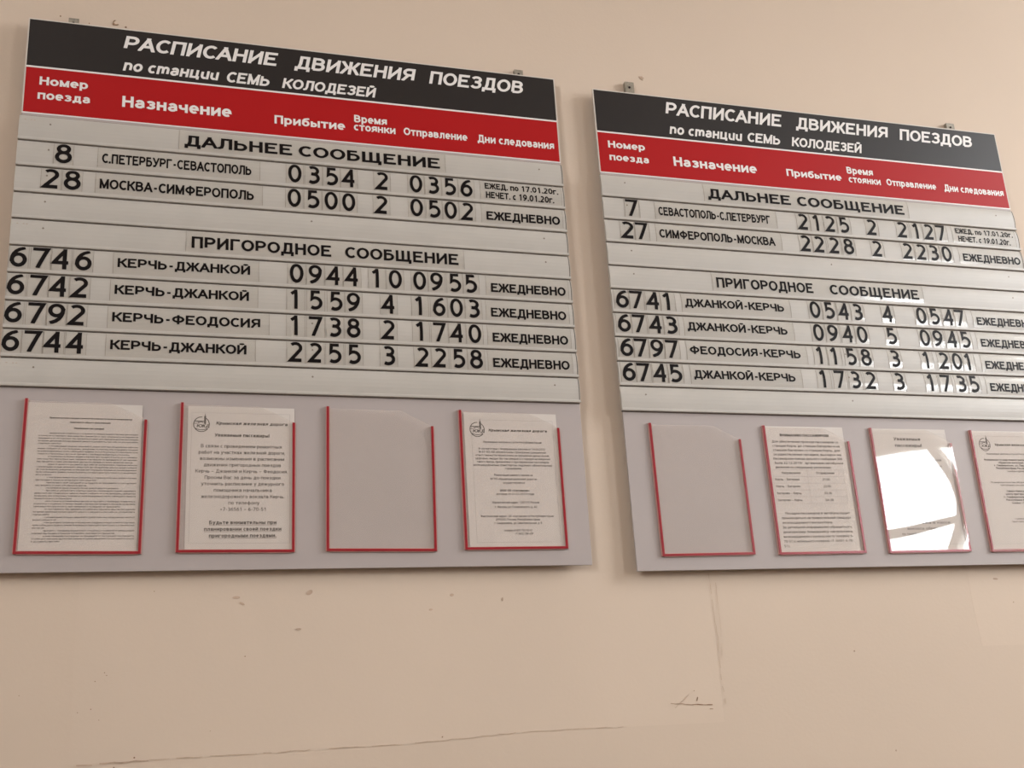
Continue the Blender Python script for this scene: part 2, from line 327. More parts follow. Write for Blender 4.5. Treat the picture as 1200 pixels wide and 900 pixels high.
ROWS1={
 0:[('h', 'ДАЛЬНЕЕ', 0.2336, 0.4262), ('h', 'СООБЩЕНИЕ', 0.442, 0.7068)],
 1:[('n', '7', [0.0592]), ('d', 'СЕВАСТОПОЛЬ-С.ПЕТЕРБУРГ', 0.1163, 0.3708), ('a', '2125', [0.4495, 0.4828, 0.515, 0.5486]), ('s', '2', [0.6173]), ('p', '2127', [0.6939, 0.7304, 0.762, 0.7931]), ('y', 'ЕЖЕД. по 17.01.20г.', 0.8319, 0.9844), ('z', 'НЕЧЕТ. с 19.01.20г.', 0.8366, 0.975)],
 2:[('n', '27', [0.0449, 0.0755]), ('d', 'СИМФЕРОПОЛЬ-МОСКВА', 0.1132, 0.3752), ('a', '2228', [0.4483, 0.4808, 0.5167, 0.5514]), ('s', '2', [0.6219]), ('p', '2230', [0.6985, 0.7333, 0.7647, 0.7977]), ('y', 'ЕЖЕДНЕВНО', 0.8393, 0.9911)],
 4:[('h', 'ПРИГОРОДНОЕ', 0.228, 0.4491), ('h', 'СООБЩЕНИЕ', 0.4885, 0.7059)],
 5:[('n', '6741', [0.0182, 0.0488, 0.0846, 0.1153]), ('d', 'ДЖАНКОЙ-КЕРЧЬ', 0.1525, 0.374), ('a', '0543', [0.4464, 0.4805, 0.5149, 0.5471]), ('s', '4', [0.6205]), ('p', '0547', [0.7033, 0.7368, 0.7721, 0.8008]), ('y', 'ЕЖЕДНЕВНО', 0.8426, 0.9923)],
 6:[('n', '6743', [0.0175, 0.0493, 0.0851, 0.1175]), ('d', 'ДЖАНКОЙ-КЕРЧЬ', 0.1523, 0.3744), ('a', '0940', [0.4466, 0.4805, 0.516, 0.5497]), ('s', '5', [0.6209]), ('p', '0945', [0.7026, 0.7351, 0.7711, 0.8043]), ('y', 'ЕЖЕДНЕВНО', 0.8425, 0.9922)],
 7:[('n', '6797', [0.0178, 0.0484, 0.0823, 0.1141]), ('d', 'ФЕОДОСИЯ-КЕРЧЬ', 0.1516, 0.3969), ('a', '1158', [0.4436, 0.4767, 0.5153, 0.5503]), ('s', '3', [0.6196]), ('p', '1201', [0.6978, 0.7398, 0.7727, 0.8017]), ('y', 'ЕЖЕДНЕВНО', 0.8431, 0.9928)],
 8:[('n', '6745', [0.0177, 0.0486, 0.0837, 0.1159]), ('d', 'ДЖАНКОЙ-КЕРЧЬ', 0.1546, 0.3776), ('a', '1732', [0.4432, 0.4805, 0.5166, 0.553]), ('s', '3', [0.621]), ('p', '1735', [0.699, 0.7345, 0.7727, 0.805]), ('y', 'ЕЖЕДНЕВНО', 0.8444, 0.9942)],
}

# ------------------------------------------------------------------ the room
def struct(mb, name, m): return tag(mb.build(name, m), kind='structure')
mb = MB(); mb.box((XL-.2, YB, 0), (XR+.2, YB+.25, HC)); wall = struct(mb, 'wall_back', MT['plaster'])
mb = MB(); a, b, z0, z1 = FILL_WIN
mb.box((XL-.2, a, 0), (XL, YB, HC)); mb.box((XL-.2, YF-.2, 0), (XL, b, HC)); mb.box((XL-.2, b, 0), (XL, a, z0)); mb.box((XL-.2, b, z1), (XL, a, HC)); struct(mb, 'wall_left', MT['plaster'])
mb = MB(); mb.box((XL, YF-.2, 0), (XR, YF, HC)); struct(mb, 'wall_front', MT['plaster'])
mb = MB(); mb.box((XL-.2, YF-.2, -.15), (XR+.2, YB+.25, 0)); struct(mb, 'floor', MT['floor'])
mb = MB(); mb.box((XL-.2, YF-.2, HC), (XR+.2, YB+.25, HC+.15)); struct(mb, 'ceiling', MT['ceiling'])
mb = MB(); yy = YB
for (a, b, z0, z1) in WINS:
    mb.box((XR, a, 0), (XR+.2, yy, HC)); mb.box((XR, b, 0), (XR+.2, a, z0)); mb.box((XR, b, z1), (XR+.2, a, HC)); yy = b
mb.box((XR, YF-.2, 0), (XR+.2, yy, HC)); struct(mb, 'wall_right', MT['plaster'])
for i, (a, b, z0, z1) in enumerate(WINS+[FILL_WIN]):
    XW = XR if i < 2 else XL-.2
    mb = MB(); x0, x1 = XW+.07, XW+.13; t = .07
    mb.box((x0, b, z0), (x1, b+t, z1)); mb.box((x0, a-t, z0), (x1, a, z1)); mb.box((x0, b+t, z0), (x1, a-t, z0+t)); mb.box((x0, b+t, z1-t), (x1, a-t, z1))
    ym = -4.33 if i == 1 else (a+b)/2; zm = 2.44 if i == 1 else z0+.9
    mb.box((x0+.005, ym-.045, z0+t), (x1-.005, ym+.045, z1-t))
    mb.box((x0+.008, b+t, zm), (x1-.008, a-t, zm+.10))
    fr = tag(mb.build('window_%d' % (i+1), MT['frame']), kind='structure')  # the last one is the added fill window in the left wall
    mb = MB(); mb.box((XW+.098, b+t, z0+t), (XW+.102, a-t, z1-t)); mb.build('window_pane', MT['glass'], fr)
for (nm, a, b) in (('baseboard_back', (XL, YB-.018, 0), (XR, YB, .11)), ('baseboard_left', (XL, YF, 0), (XL+.018, YB-.02, .11)), ('baseboard_right', (XR-.018, YF, 0), (XR, YB-.02, .11))):
    mb = MB(); mb.box(a, b); struct(mb, nm, MT['frame'])

# plaster patches, cracks and marks on the wall (x, distance below the board top in metres)
def Z(d): return TOP-d
mb = MB(); mb.prism([(.163, Z(.9)), (.163, Z(1.2)), (.160, Z(1.37)), (.162, Z(1.549)), (.47, Z(1.5465)), (.80, Z(1.545)), (1.04, Z(1.535)), (1.484, Z(1.538)), (1.4855, Z(1.35)), (1.484, Z(.9))], YB-.00022, YB+.001)
mb.build('plaster_patch', MT['patch'], wall)
mb = MB(); mb.prism([(2.170, Z(.9)), (2.172, Z(1.3)), (2.178, Z(1.40)), (3.1, Z(1.41)), (3.1, Z(.9))], YB-.0002, YB+.001)
mb.build('plaster_patch', MT['patch'], wall)
def crack(pts, wid, name='plaster_crack', m='crack', dep=.0012, jit=.0012, step=.012):
    mb = MB(); P_ = []
    for (a, b), (c, d) in zip(pts, pts[1:]):
        n = max(1, int(math.hypot(c-a, d-b)/step))
        for i in range(n): P_.append((a+(c-a)*i/n, b+(d-b)*i/n))
    P_.append(pts[-1]); P_ = [(x+random.uniform(-jit, jit), z+random.uniform(-jit, jit)) for x, z in P_]
    for (a, b), (c, d) in zip(P_, P_[1:]):
        l_ = math.hypot(c-a, d-b) or 1; nx, nz = -(d-b)/l_, (c-a)/l_; k1 = wid*random.uniform(.25, .6)
        if random.random() < .12: continue
        mb.face([(a-nx*k1, YB-dep, Z(b-nz*k1)), (c-nx*k1, YB-dep, Z(d-nz*k1)), (c+nx*k1, YB-dep, Z(d+nz*k1)), (a+nx*k1, YB-dep, Z(b+nz*k1))])
    return mb.build(name, MT[m], wall)
crack([(.162, 1.549), (.24, 1.547), (.30, 1.546)], .0026, m='smudge')
crack([(.30, 1.546), (.47, 1.5455), (.55, 1.545), (.79, 1.5445)], .0013, m='seam')
crack([(.79, 1.5445), (.88, 1.541), (1.05, 1.534), (1.25, 1.536)], .0011, m='seam')
crack([(1.485, 1.215), (1.486, 1.30), (1.490, 1.36), (1.488, 1.45), (1.492, 1.50)], .0011, m='seam')
crack([(1.499, 1.24), (1.500, 1.33), (1.496, 1.40)], .0010, m='seam')
crack([(1.362, 1.4945), (1.40, 1.497), (1.461, 1.500)], .0016)
crack([(1.370, 1.505), (1.385, 1.492), (1.407, 1.478)], .0012, m='smudge')
crack([(1.423, 1.491), (1.428, 1.484)], .0030)
crack([(1.452, 1.510), (1.460, 1.510)], .0018); crack([(1.384, 1.516), (1.388, 1.517)], .0035)
crack([(1.360, 1.487), (1.361, 1.492)], .0014)
mb = MB()
for (x, d, rx, rz, an) in ((.455, 1.250, .0075, .0028, 0), (.598, 1.243, .007, .0045, .5), (.576, 1.315, .006, .0022, 0), (.892, 1.254, .004, .003, 0), (.846, 1.283, .004, .0022, 0),
                           (1.001, 1.265, .002, .004, 0), (2.250, 1.243, .007, .002, -.1), (.466, 1.262, .006, .002, -.5), (1.83, 1.40, .0015, .002, 0), (1.90, 1.62, .0015, .002, 0)):
    mb.prism([(x+rx*math.cos(a)*math.cos(an)-rz*math.sin(a)*math.sin(an), Z(d)+rx*math.cos(a)*math.sin(an)+rz*math.sin(a)*math.cos(an)) for a in [-i*math.pi/5 for i in range(10)]], YB-.0011, YB)
mb.build('wall_smudge', MT['smudge'], wall)
mb = MB()
for (x, d, q) in ((.473, 1.364, .0012), (.20, 1.40, .001), (.22, 1.39, .0009), (.195, 1.45, .0011), (.216, 1.385, .001), (.172, 1.455, .0009), (.21, 1.47, .0008), (.57, 1.60, .0012), (.26, 1.58, .001), (.86, 1.535, .0014), (.275, 1.54, .0016), (.24, 1.555, .0012),
                  (.30, 1.235, .001), (1.42, 1.47, .0009), (.07, 1.42, .0008), (2.29, 1.30, .001), (2.36, 1.25, .001), (.41, 1.50, .0007), (.12, -.02, .0012), (.06, -.03, .0016)):
    mb.disc(x, Z(d), YB-.0011, YB, q, 7)
mb.build('wall_speck', MT['crack'], wall)
# old screw plugs left in the wall above the boards
for k, (x, d, rr, ring, lab) in enumerate(((.176, -.030, .0050, .011, 'old screw hole with a chipped rim above left board, near its left bracket'),
                                   (.197, -.021, .0020, .0, 'tiny dark nail hole just right of the chipped screw hole above left board'),
                                   (1.449, -.049, .0065, .0, 'rough filled plug hole in the wall right of the tall bracket'))):
    mb = MB()
    if k == 0:
        for a in range(3, 9):
            t0, t1 = a*.62, (a+1)*.62; q = .0026 if a > 5 else .0014
            mb.prism([(x+(rr+q)*math.cos(t0), Z(d)+(rr+q)*math.sin(t0)), (x+rr*math.cos(t0), Z(d)+rr*math.sin(t0)), (x+rr*math.cos(t1), Z(d)+rr*math.sin(t1)), (x+(rr+q)*math.cos(t1), Z(d)+(rr+q)*math.sin(t1))], YB-.0014, YB)
        mb.disc(x-.005, Z(d+.005), YB-.0015, YB, .0028, 8)
    elif k == 1: mb.disc(x, Z(d), YB-.0014, YB, rr, 8)
    else:
        for q in range(9): mb.disc(x+random.uniform(-rr, rr)*.8, Z(d)+random.uniform(-rr, rr)*.8, YB-.0013, YB, random.uniform(.0012, .0026), 7)
    mb.build('screw_hole', MT['crack'] if k < 2 else MT['smudge'], wall)

# ------------------------------------------------------------------ the two timetable boards
B = 1.2
ORG = [Vector((0, 0, TOP)), Vector((1.08368999*B, 0, TOP-0.01263741*B))]
ROT = [0.0, -0.00222692]
PV0, PP = 0.19846963, 0.04987852          # top of the first rail and the rail pitch, in board heights
RP = PP*B
# rail section: (distance below its top edge, depth towards the viewer)
PROF = [(.0009, .0015), (.0015, .0036), (.006, .0050), (.012, .0064), (.020, .0076), (.029, .0081), (.038, .0078), (.0455, .0070), (.0512, .0062), (.0528, .0061), (.0533, .0073), (.0541, .0078), (.0581, .0078), (.0590, .0071), (.0592, .0020)]
def prof(t):
    for (a, b), (c, d) in zip(PROF, PROF[1:]):
        if a <= t <= c: return b+(d-b)*(t-a)/(c-a)
    return PROF[0][1] if t < PROF[0][0] else PROF[-1][1]
def to_world(b, x, y, z): return ORG[b] + Matrix.Rotation(ROT[b], 3, 'Y') @ Vector((x, y, z))
SIDE = ['left', 'right']
boards = []
for b in (0, 1):
    bd = empty('timetable_board', ORG[b], (0, ROT[b], 0)); boards.append(bd)
    tag(bd, ['left railway timetable board with black and red header, trains 8 and 28 listed first', 'right railway timetable board with black and red header, trains 7 and 27 listed first'][b], 'board', 'railway timetable boards on the cream wall')
    H_ = 0.99945172*B
    mb = MB(); mb.box((0, 0, -H_), (B, .004, 0)); bevel(mb.build('backing_panel', MT['panel'], bd), .0006, 1)
    mb = MB(); e_ = .0022
    mb.box((-.0005, -.0004, -.0024), (B+.0005, .0042, .0006))
    mb.box((-.0008, -.0004, -.2296), (.0020, .0042, -.0024)); mb.box((B-.0020, -.0004, -.2296), (B+.0008, .0042, -.0024))
    mb.build('white_edge_trim', MT['core'], bd)
    mb = MB(); mb.box((.0020, -.0007, -.1168), (B-.0020, -.0001, -.0024)); mb.build('black_header_band', MT['black'], bd)
    mb = MB(); mb.box((.0020, -.0008, -.1210), (B-.0020, -.0001, -.1168)); mb.build('white_divider_line', MT['white'], bd)
    mb = MB(); mb.box((.0020, -.0007, -.2292), (B-.0020, -.0001, -.1210)); mb.build('red_header_band', MT['red'], bd)
    mb = MB(); mb.box((.0, -.0007, -.2320), (B, -.0001, -.2292)); mb.build('white_divider_line', MT['white'], bd)
    for (hb, s_, ua, ub, v, cap) in HEAD:
        if hb != b: continue
        mb = MB(); big = v < .06; mid = .07 < v < .1
        if big: text(mb, s_, ua*B, (ub-.0055)*B, -(v+.0004)*B, cap*B, .185, .10, .18, 20, -.0012)
        elif mid: text(mb, s_, ua*B, (ub-.004)*B, -(v+.0004)*B, cap*B, .195, .10, .18, 16, -.0012)
        else:
            up = s_ in ('Номер', 'Назначение', 'Прибытие', 'Время')
            text(mb, s_, ua*B, ub*B, -(v+.0004)*B, cap*B, .195, .10, 0, 16, -.0012)
        o = mb.build('title_lettering' if big else ('station_lettering' if mid else 'column_lettering'), MT['white'], bd)
        o['label'] = 'white %s lettering' % ('italic title' if big else ('italic station name' if mid else 'column heading'))
    # ten card rails
    for i in range(10):
        zt = -(PV0+PP*i)*B; mb = MB(); xa, xb = (-.0030, B+.0005)
        pts = [(.0005, -.0001)]+[(t, d) for t, d in PROF]+[(.0594, -.0001)]
        n = len(pts)
        mb.v += [(xa, -d, zt-t) for t, d in pts]+[(xb, -d, zt-t) for t, d in pts]
        for k in range(n): j = (k+1) % n; mb.f.append((k, j, n+j, n+k))
        mb.f.append(tuple(range(n))); mb.f.append(tuple(range(2*n-1, n-1, -1)))
        rl = mb.build('card_rail', MT['rail'], bd)
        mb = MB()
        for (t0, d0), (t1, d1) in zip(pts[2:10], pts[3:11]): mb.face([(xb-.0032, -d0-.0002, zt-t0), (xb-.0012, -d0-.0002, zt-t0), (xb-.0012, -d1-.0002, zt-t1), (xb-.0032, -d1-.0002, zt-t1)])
        mb.build('rail_end_edge_shade', MT['outline'], rl)  # dark strip on the rail face: curved end edge with its shadow painted in
        for su in [(.0487, .9510), (.0487,), (.0487,), (.0487, .5025, .9510), (.0487, .9510), (), (), (.5025,), (.5025,), (.0487, .5025, .9510)][i]:
            # screws sit in the middle of the rail hollow
            mb = MB(); zz = zt-.0205; mb.disc(su*B, zz, -prof(.0205)-.0004, -.0070, .0020, 10); mb.build('screw', MT['steel'], rl)
        if i in (0, 1, 4, 9) and b == 0:
            mb = MB()
            for q in (.006, .016, .021): mb.box((q*B, -prof(.012)-.0002, zt-.0130), (q*B+.0035, -prof(.012)+.002, zt-.0118))
            if i != 1: mb.build('scuff_mark', MT['smudge'], rl)
    mb = MB()
    for i in range(11):
        zt = -(PV0+PP*i)*B
        mb.box((-.0028, -.0012, zt-.0008), (B, -.0001, zt+.0006 if i else zt+.0003))
    mb.build('rail_gap_shade', MT['gap_shade'], bd)  # dark bars between the rails, shade under each lip put into their colour
    # hangers
    for (ua, ub, up) in ([(.0671, .0834, .0165), (.9208, .9372, .0185)] if b == 0 else [(.0813, .0995, .036), (.8808, .8999, .0225)]):
        mb = MB(); mb.box((ua*B, .012, -.06), (ub*B, .0135, up+.004)); mb.box((ua*B-.0022, .012, -.06), (ua*B, .0235, up+.004))
        hk = mb.build('hanging_bracket', MT['metal'], bd)
        mb = MB(); mb.disc((ua+ub)/2*B-.002, up-(.009 if up < .03 else .012), .0105, .0122, .0030, 10); mb.build('screw', MT['hole'], hk)
    for (ua, v) in ((.06, .03), (.93, .03), (.06, .9), (.93, .9)):
        mb = MB(); mb.box((ua*B, .004, -v*B-.03), (ua*B+.03, .0238, -v*B)); mb.build('spacer_block', MT['metal'], bd)
    # document pockets
    PU = [.0375, .2812, .5243, .7650] if b == 0 else [.0515, .2926, .5347, .7738]
    PR = [-.009, -.006, -.010, .002] if b == 0 else [.006, .005, .006, .003]
    for k in range(4):
        w_, h_ = .1895*B, .2535*B; x0 = PU[k]*B; zb = -.9705*B if b == 0 else -.9735*B
        hR = h_-.030*B
        pk = empty('document_pocket', (x0, 0, zb), (0, -PR[k], 0), bd)
        e_ = .0048
        for (a, c_) in (((0, 0), (e_, h_)), ((w_-e_, 0), (w_, hR)), ((e_, 0), (w_-e_, e_))):
            mb = MB(); g_ = .0014
            mb.box((a[0]-(g_ if a[0] == 0 or a[1] > 0 else 0), -.0042, a[1]-(g_ if c_[1] == e_ else 0)), (c_[0]+(g_ if c_[1] > e_ else 0), -.0001, c_[1]+(g_ if c_[1] == e_ else 0)))
            mb.build('clear_spacer', MT['pink'], pk)
            mb = MB(); mb.box((a[0], -.0062, a[1]), (c_[0], -.0042, c_[1])); mb.build('red_edging', MT['rededge'], pk)
        # bent clear front sheet with a cut corner
        sx0, sx1, ztop = e_*.4, w_-e_*.4, h_-.004
        NX, NZ = 26, 36; mb = MB(); grid = {}
        A_ = SHEETS[b][k]
        def dep(fx, fz):
            edge = min(1, 6*fx)*min(1, 6*(1-fx))*min(1, 6*fz)
            return -.0050 - max(0, -A_[1])*w_ - max(0, -A_[2])*h_ - sum(am*math.cos(px*fx*math.pi+ph)*math.cos(pz*fz*math.pi+qh) for am, px, ph, pz, qh in A_[0]) - A_[1]*fx*w_ - A_[2]*fz*h_
        def cutz(x):
            c0 = .70*w_
            return ztop if x < c0 else ztop-(ztop-hR)*min(1, (x-c0)/(sx1-c0))
        for sgn in (0, 1):
            for i in range(NX+1):
                for j in range(NZ+1):
                    x = sx0+(sx1-sx0)*i/NX; z = .001+(cutz(x)-.001)*j/NZ
                    grid[(sgn, i, j)] = len(mb.v); mb.v.append((x, dep(i/NX, z/h_)+sgn*.0008, z))
        for i in range(NX):
            for j in range(NZ):
                for sgn in (0, 1): mb.f.append((grid[(sgn, i, j)], grid[(sgn, i+1, j)], grid[(sgn, i+1, j+1)], grid[(sgn, i, j+1)]))
        for i in range(NX):
            for j in (0, NZ): mb.f.append((grid[(0, i, j)], grid[(0, i+1, j)], grid[(1, i+1, j)], grid[(1, i, j)]))
        for j in range(NZ):
            for i in (0, NX): mb.f.append((grid[(0, i, j)], grid[(0, i, j+1)], grid[(1, i, j+1)], grid[(1, i, j)]))
        o = mb.build('clear_front_sheet', MT['sheet'], pk)
        o.data.materials.append(MT['film_back'])
        for p_ in o.data.polygons:
            p_.use_smooth = True
            if p_.index < 2*NX*NZ and p_.index % 2: p_.material_index = 1
        md = o.modifiers.new('edges', 'EDGE_SPLIT'); md.split_angle = math.radians(40)

# ------------------------------------------------------------------ number and word cards sliding in the rails
ORD = ['first', 'second', 'third', 'fourth']
RAIL = ['first', 'second', 'third', 'fourth', 'fifth', 'sixth', 'seventh', 'eighth', 'ninth', 'tenth']
def card(b, i, xa, xb, s_, spans, label, group, name, big, m=None):
    """one clear film card on rail i of board b between xa and xb; spans = [(text, x0, x1, frac top, frac base)]"""
    zt = -(PV0+PP*i)*B; t0, t1 = .0030, .0512; xc = (xa+xb)/2; zc = zt-(t0+t1)/2
    ts = [t0]+[t for t, d in PROF if t0 < t < t1 and t > .003]+[t1]
    yo = -.0005
    mb = MB(); n = len(ts)
    for sgn in (0, 1):
        for x in (xa, xb): mb.v += [(x-xc, -max(prof(t), .0040)+yo+sgn*.0003, zt-t-zc) for t in ts]
    for sgn in (0, 1):
        o_ = sgn*2*n
        for k in range(n-1): mb.f.append((o_+k, o_+k+1, o_+n+k+1, o_+n+k))
    for k in range(n-1):
        for c_ in (0, n): mb.f.append((c_+k, c_+k+1, 2*n+c_+k+1, 2*n+c_+k))
    for k in (0, n-1): mb.f.append((k, n+k, 3*n+k, 2*n+k))
    o = mb.build(name, MT['card'])
    o.location = to_world(b, xc, 0, zc); o.rotation_euler = (0, ROT[b], 0)
    for p_ in o.data.polygons: p_.use_smooth = True
    o.data.materials.append(MT['film_back'])
    for p_ in o.data.polygons[n-1:]: p_.material_index = 1
    md = o.modifiers.new('edges', 'EDGE_SPLIT'); md.split_angle = math.radians(40)
    tag(o, label, 'card', group)
    kn = [-(t)+zt-zc for t in ts]
    sf = lambda z: -max(prof(zt-(z+zc)), .0040)+yo-.00012
    for (s2, x0, x1, ft, fb, wt, sp, al) in spans:
        mb = MB(); cap = (fb-ft)*RP
        if al is not None: text(mb, s2, x0-xc, x1-xc, zt-fb*RP-zc, cap, wt, sp, 0, 22, 0, sf, kn, align=al)
        else: text(mb, s2, x0-xc, x1-xc, zt-fb*RP-zc, cap, wt, sp, 0, 16, 0, sf, kn)
        mb.build('printed_numeral' if big else 'printed_lettering', MT['ink'], o)
    # thin edge line of the film, drawn darker than the card
    ew = .0006 if b == 0 else .0009
    for x in (xa, xb-.0008):
        mb = MB()
        for k in range(n-1):
            if b == 0 and k % 1: continue
            mb.face([(x-xc, sf(zt-ts[k]-zc)-.0001, zt-ts[k]-zc), (x+ew-xc, sf(zt-ts[k]-zc)-.0001, zt-ts[k]-zc), (x+ew-xc, sf(zt-ts[k+1]-zc)-.0001, zt-ts[k+1]-zc), (x-xc, sf(zt-ts[k+1]-zc)-.0001, zt-ts[k+1]-zc)])
        mb.build('film_edge', MT['edge'], o)
    return o
LAT = {'С.ПЕТЕРБУРГ-СЕВАСТОПОЛЬ': 'Petersburg to Sevastopol', 'МОСКВА-СИМФЕРОПОЛЬ': 'Moscow to Simferopol', 'КЕРЧЬ-ДЖАНКОЙ': 'Kerch to Dzhankoy', 'КЕРЧЬ-ФЕОДОСИЯ': 'Kerch to Feodosia',
       'СЕВАСТОПОЛЬ-С.ПЕТЕРБУРГ': 'Sevastopol to Petersburg', 'СИМФЕРОПОЛЬ-МОСКВА': 'Simferopol to Moscow', 'ДЖАНКОЙ-КЕРЧЬ': 'Dzhankoy to Kerch', 'ФЕОДОСИЯ-КЕРЧЬ': 'Feodosia to Kerch'}
for b, ROWS in ((0, ROWS0), (1, ROWS1)):
    sd = SIDE[b]
    for i, ents in ROWS.items():
        tn = [e_[1] for e_ in ents if e_[0] == 'n']; tn = tn[0] if tn else None
        heads = [e_ for e_ in ents if e_[0] == 'h']
        if heads:
            x0, x1 = heads[0][2]*B, heads[-1][3]*B
            card(b, i, x0-.012, x1+.014, '', [(h[1], h[2]*B, h[3]*B, .265, .71, .19, .12, None) for h in heads],
                 'wide heading card %s on the %s board' % ('for long-distance trains, top rail' if i == 0 else 'for suburban trains, fifth rail', sd), 'heading cards on the boards', 'heading_card', False)
        days = [e_ for e_ in ents if e_[0] in 'yz']
        for e_ in ents:
            if e_[0] in 'nasp':
                kind = {'n': 'train number', 'a': 'arrival time', 's': 'stop length', 'p': 'departure time'}[e_[0]]
                for k, (dg, uc) in enumerate(zip(e_[1], e_[2])):
                    hw = .0196 if e_[0] != 'n' else .0200
                    if e_[0] == 'n' and dg == '1': pass
                    us = e_[2]
                    if k+1 < len(us): hb = min(hw, (us[k+1]-uc)*B/2-.0004)
                    else: hb = hw
                    ha = min(hw, (uc-us[k-1])*B/2-.0004) if k else hw
                    xa_ = uc*B-ha
                    if xa_ < -.002: xa_ = -.002
                    wd_ = .0335*B
                    how = '%s digit of %s' % (ORD[k], kind) if len(e_[1]) > 1 else 'single digit of %s' % kind
                    lab = 'black %s card, %s, %s rail from top, %s board' % (dg, how, RAIL[i], sd)
                    xs = uc*B-.0025*(dg == '1')
                    card(b, i, xa_, uc*B+hb, dg, [(dg, xs-.02, xs+.02, .05, .81, .165, .1, 1.06 if e_[0] == 'n' else 0.94)], lab,
                         'single digit cards on the %s board' % sd, 'digit_card', True)
            elif e_[0] == 'd':
                card(b, i, e_[2]*B-.009, e_[3]*B+.019, '', [(e_[1], e_[2]*B, e_[3]*B, .27 if i > 4 else .295, .615 if i > 4 else .675, .195, .1, None)],
                     'route card %s, train %s, %s rail from top, %s board' % (LAT[e_[1]], tn, RAIL[i], sd), 'route cards on the boards', 'route_card', False)
        if days:
            x0 = days[0][2]*B; sp_ = []
            for e_ in days:
                if len(days) == 1: sp_.append((e_[1], e_[2]*B, e_[3]*B, .365, .72, .2, .09, None))
                elif e_[0] == 'y': sp_.append((e_[1], e_[2]*B, e_[3]*B, .135, .40, .2, .1, None))
                else: sp_.append((e_[1], e_[2]*B, e_[3]*B, .52, .785, .2, .1, None))
            card(b, i, x0-.012, min(B-.0045, days[0][3]*B+.008), '', sp_, ('two-line running dates card, %s rail from top, %s board' if len(days) == 2 else 'daily service card, %s rail from top, %s board') % (RAIL[i], sd),
                 'running day cards on the boards', 'day_card', False)

# ------------------------------------------------------------------ notices in the pockets
def line(mb, x0, z0, x1, z1, wd, y):
    l_ = math.hypot(x1-x0, z1-z0); nx, nz = -(z1-z0)/l_*wd/2, (x1-x0)/l_*wd/2
    mb.face([(x0-nx, y, z0-nz), (x1-nx, y, z1-nz), (x1+nx, y, z1+nz), (x0+nx, y, z0+nz)])
def emblem(mb, cx, cz, rad, y):
    """round railway mark: broken ring, arched bridge, slim tower with spire, three letters across"""
    def arc(rx, rz, ox, oz, a0, a1, wd, n=18):
        for k in range(n):
            t0, t1 = math.radians(a0+(a1-a0)*k/n), math.radians(a0+(a1-a0)*(k+1)/n)
            line(mb, cx+ox+rx*math.cos(t0), cz+oz+rz*math.sin(t0), cx+ox+rx*math.cos(t1), cz+oz+rz*math.sin(t1), wd, y)
    arc(rad, rad, 0, 0, 85, 325, rad*.11, 30); arc(rad, rad, 0, 0, -8, 55, rad*.11, 10)
    line(mb, cx+rad*.45, cz+rad*.05, cx+rad*.45, cz+rad*1.15, rad*.24, y-.00001)
    line(mb, cx+rad*.45, cz+rad*1.1, cx+rad*.45, cz+rad*1.45, rad*.07, y-.00002)
    line(mb, cx-rad*.85, cz+rad*.42, cx+rad*.35, cz+rad*.42, rad*.12, y-.00001)
    arc(rad*.3, rad*.28, -rad*.05, rad*.06, 20, 160, rad*.08, 8)
    line(mb, cx-rad*.4, cz+rad*.1, cx-rad*.4, cz+rad*.42, rad*.08, y-.00002)
    line(mb, cx-rad*.95, cz+rad*.1, cx-rad*.5, cz+rad*.14, rad*.08, y-.00002)
    text(mb, 'КЖД', cx-rad*.62, cx+rad*1.02, cz-rad*.42, rad*.42, .22, .14, .2, 8, y-.00003)
    arc(rad*.8, rad*.3, 0, -rad*.45, 200, 340, rad*.09, 8)
SERIF = dict(wt=.13, sp=.085)
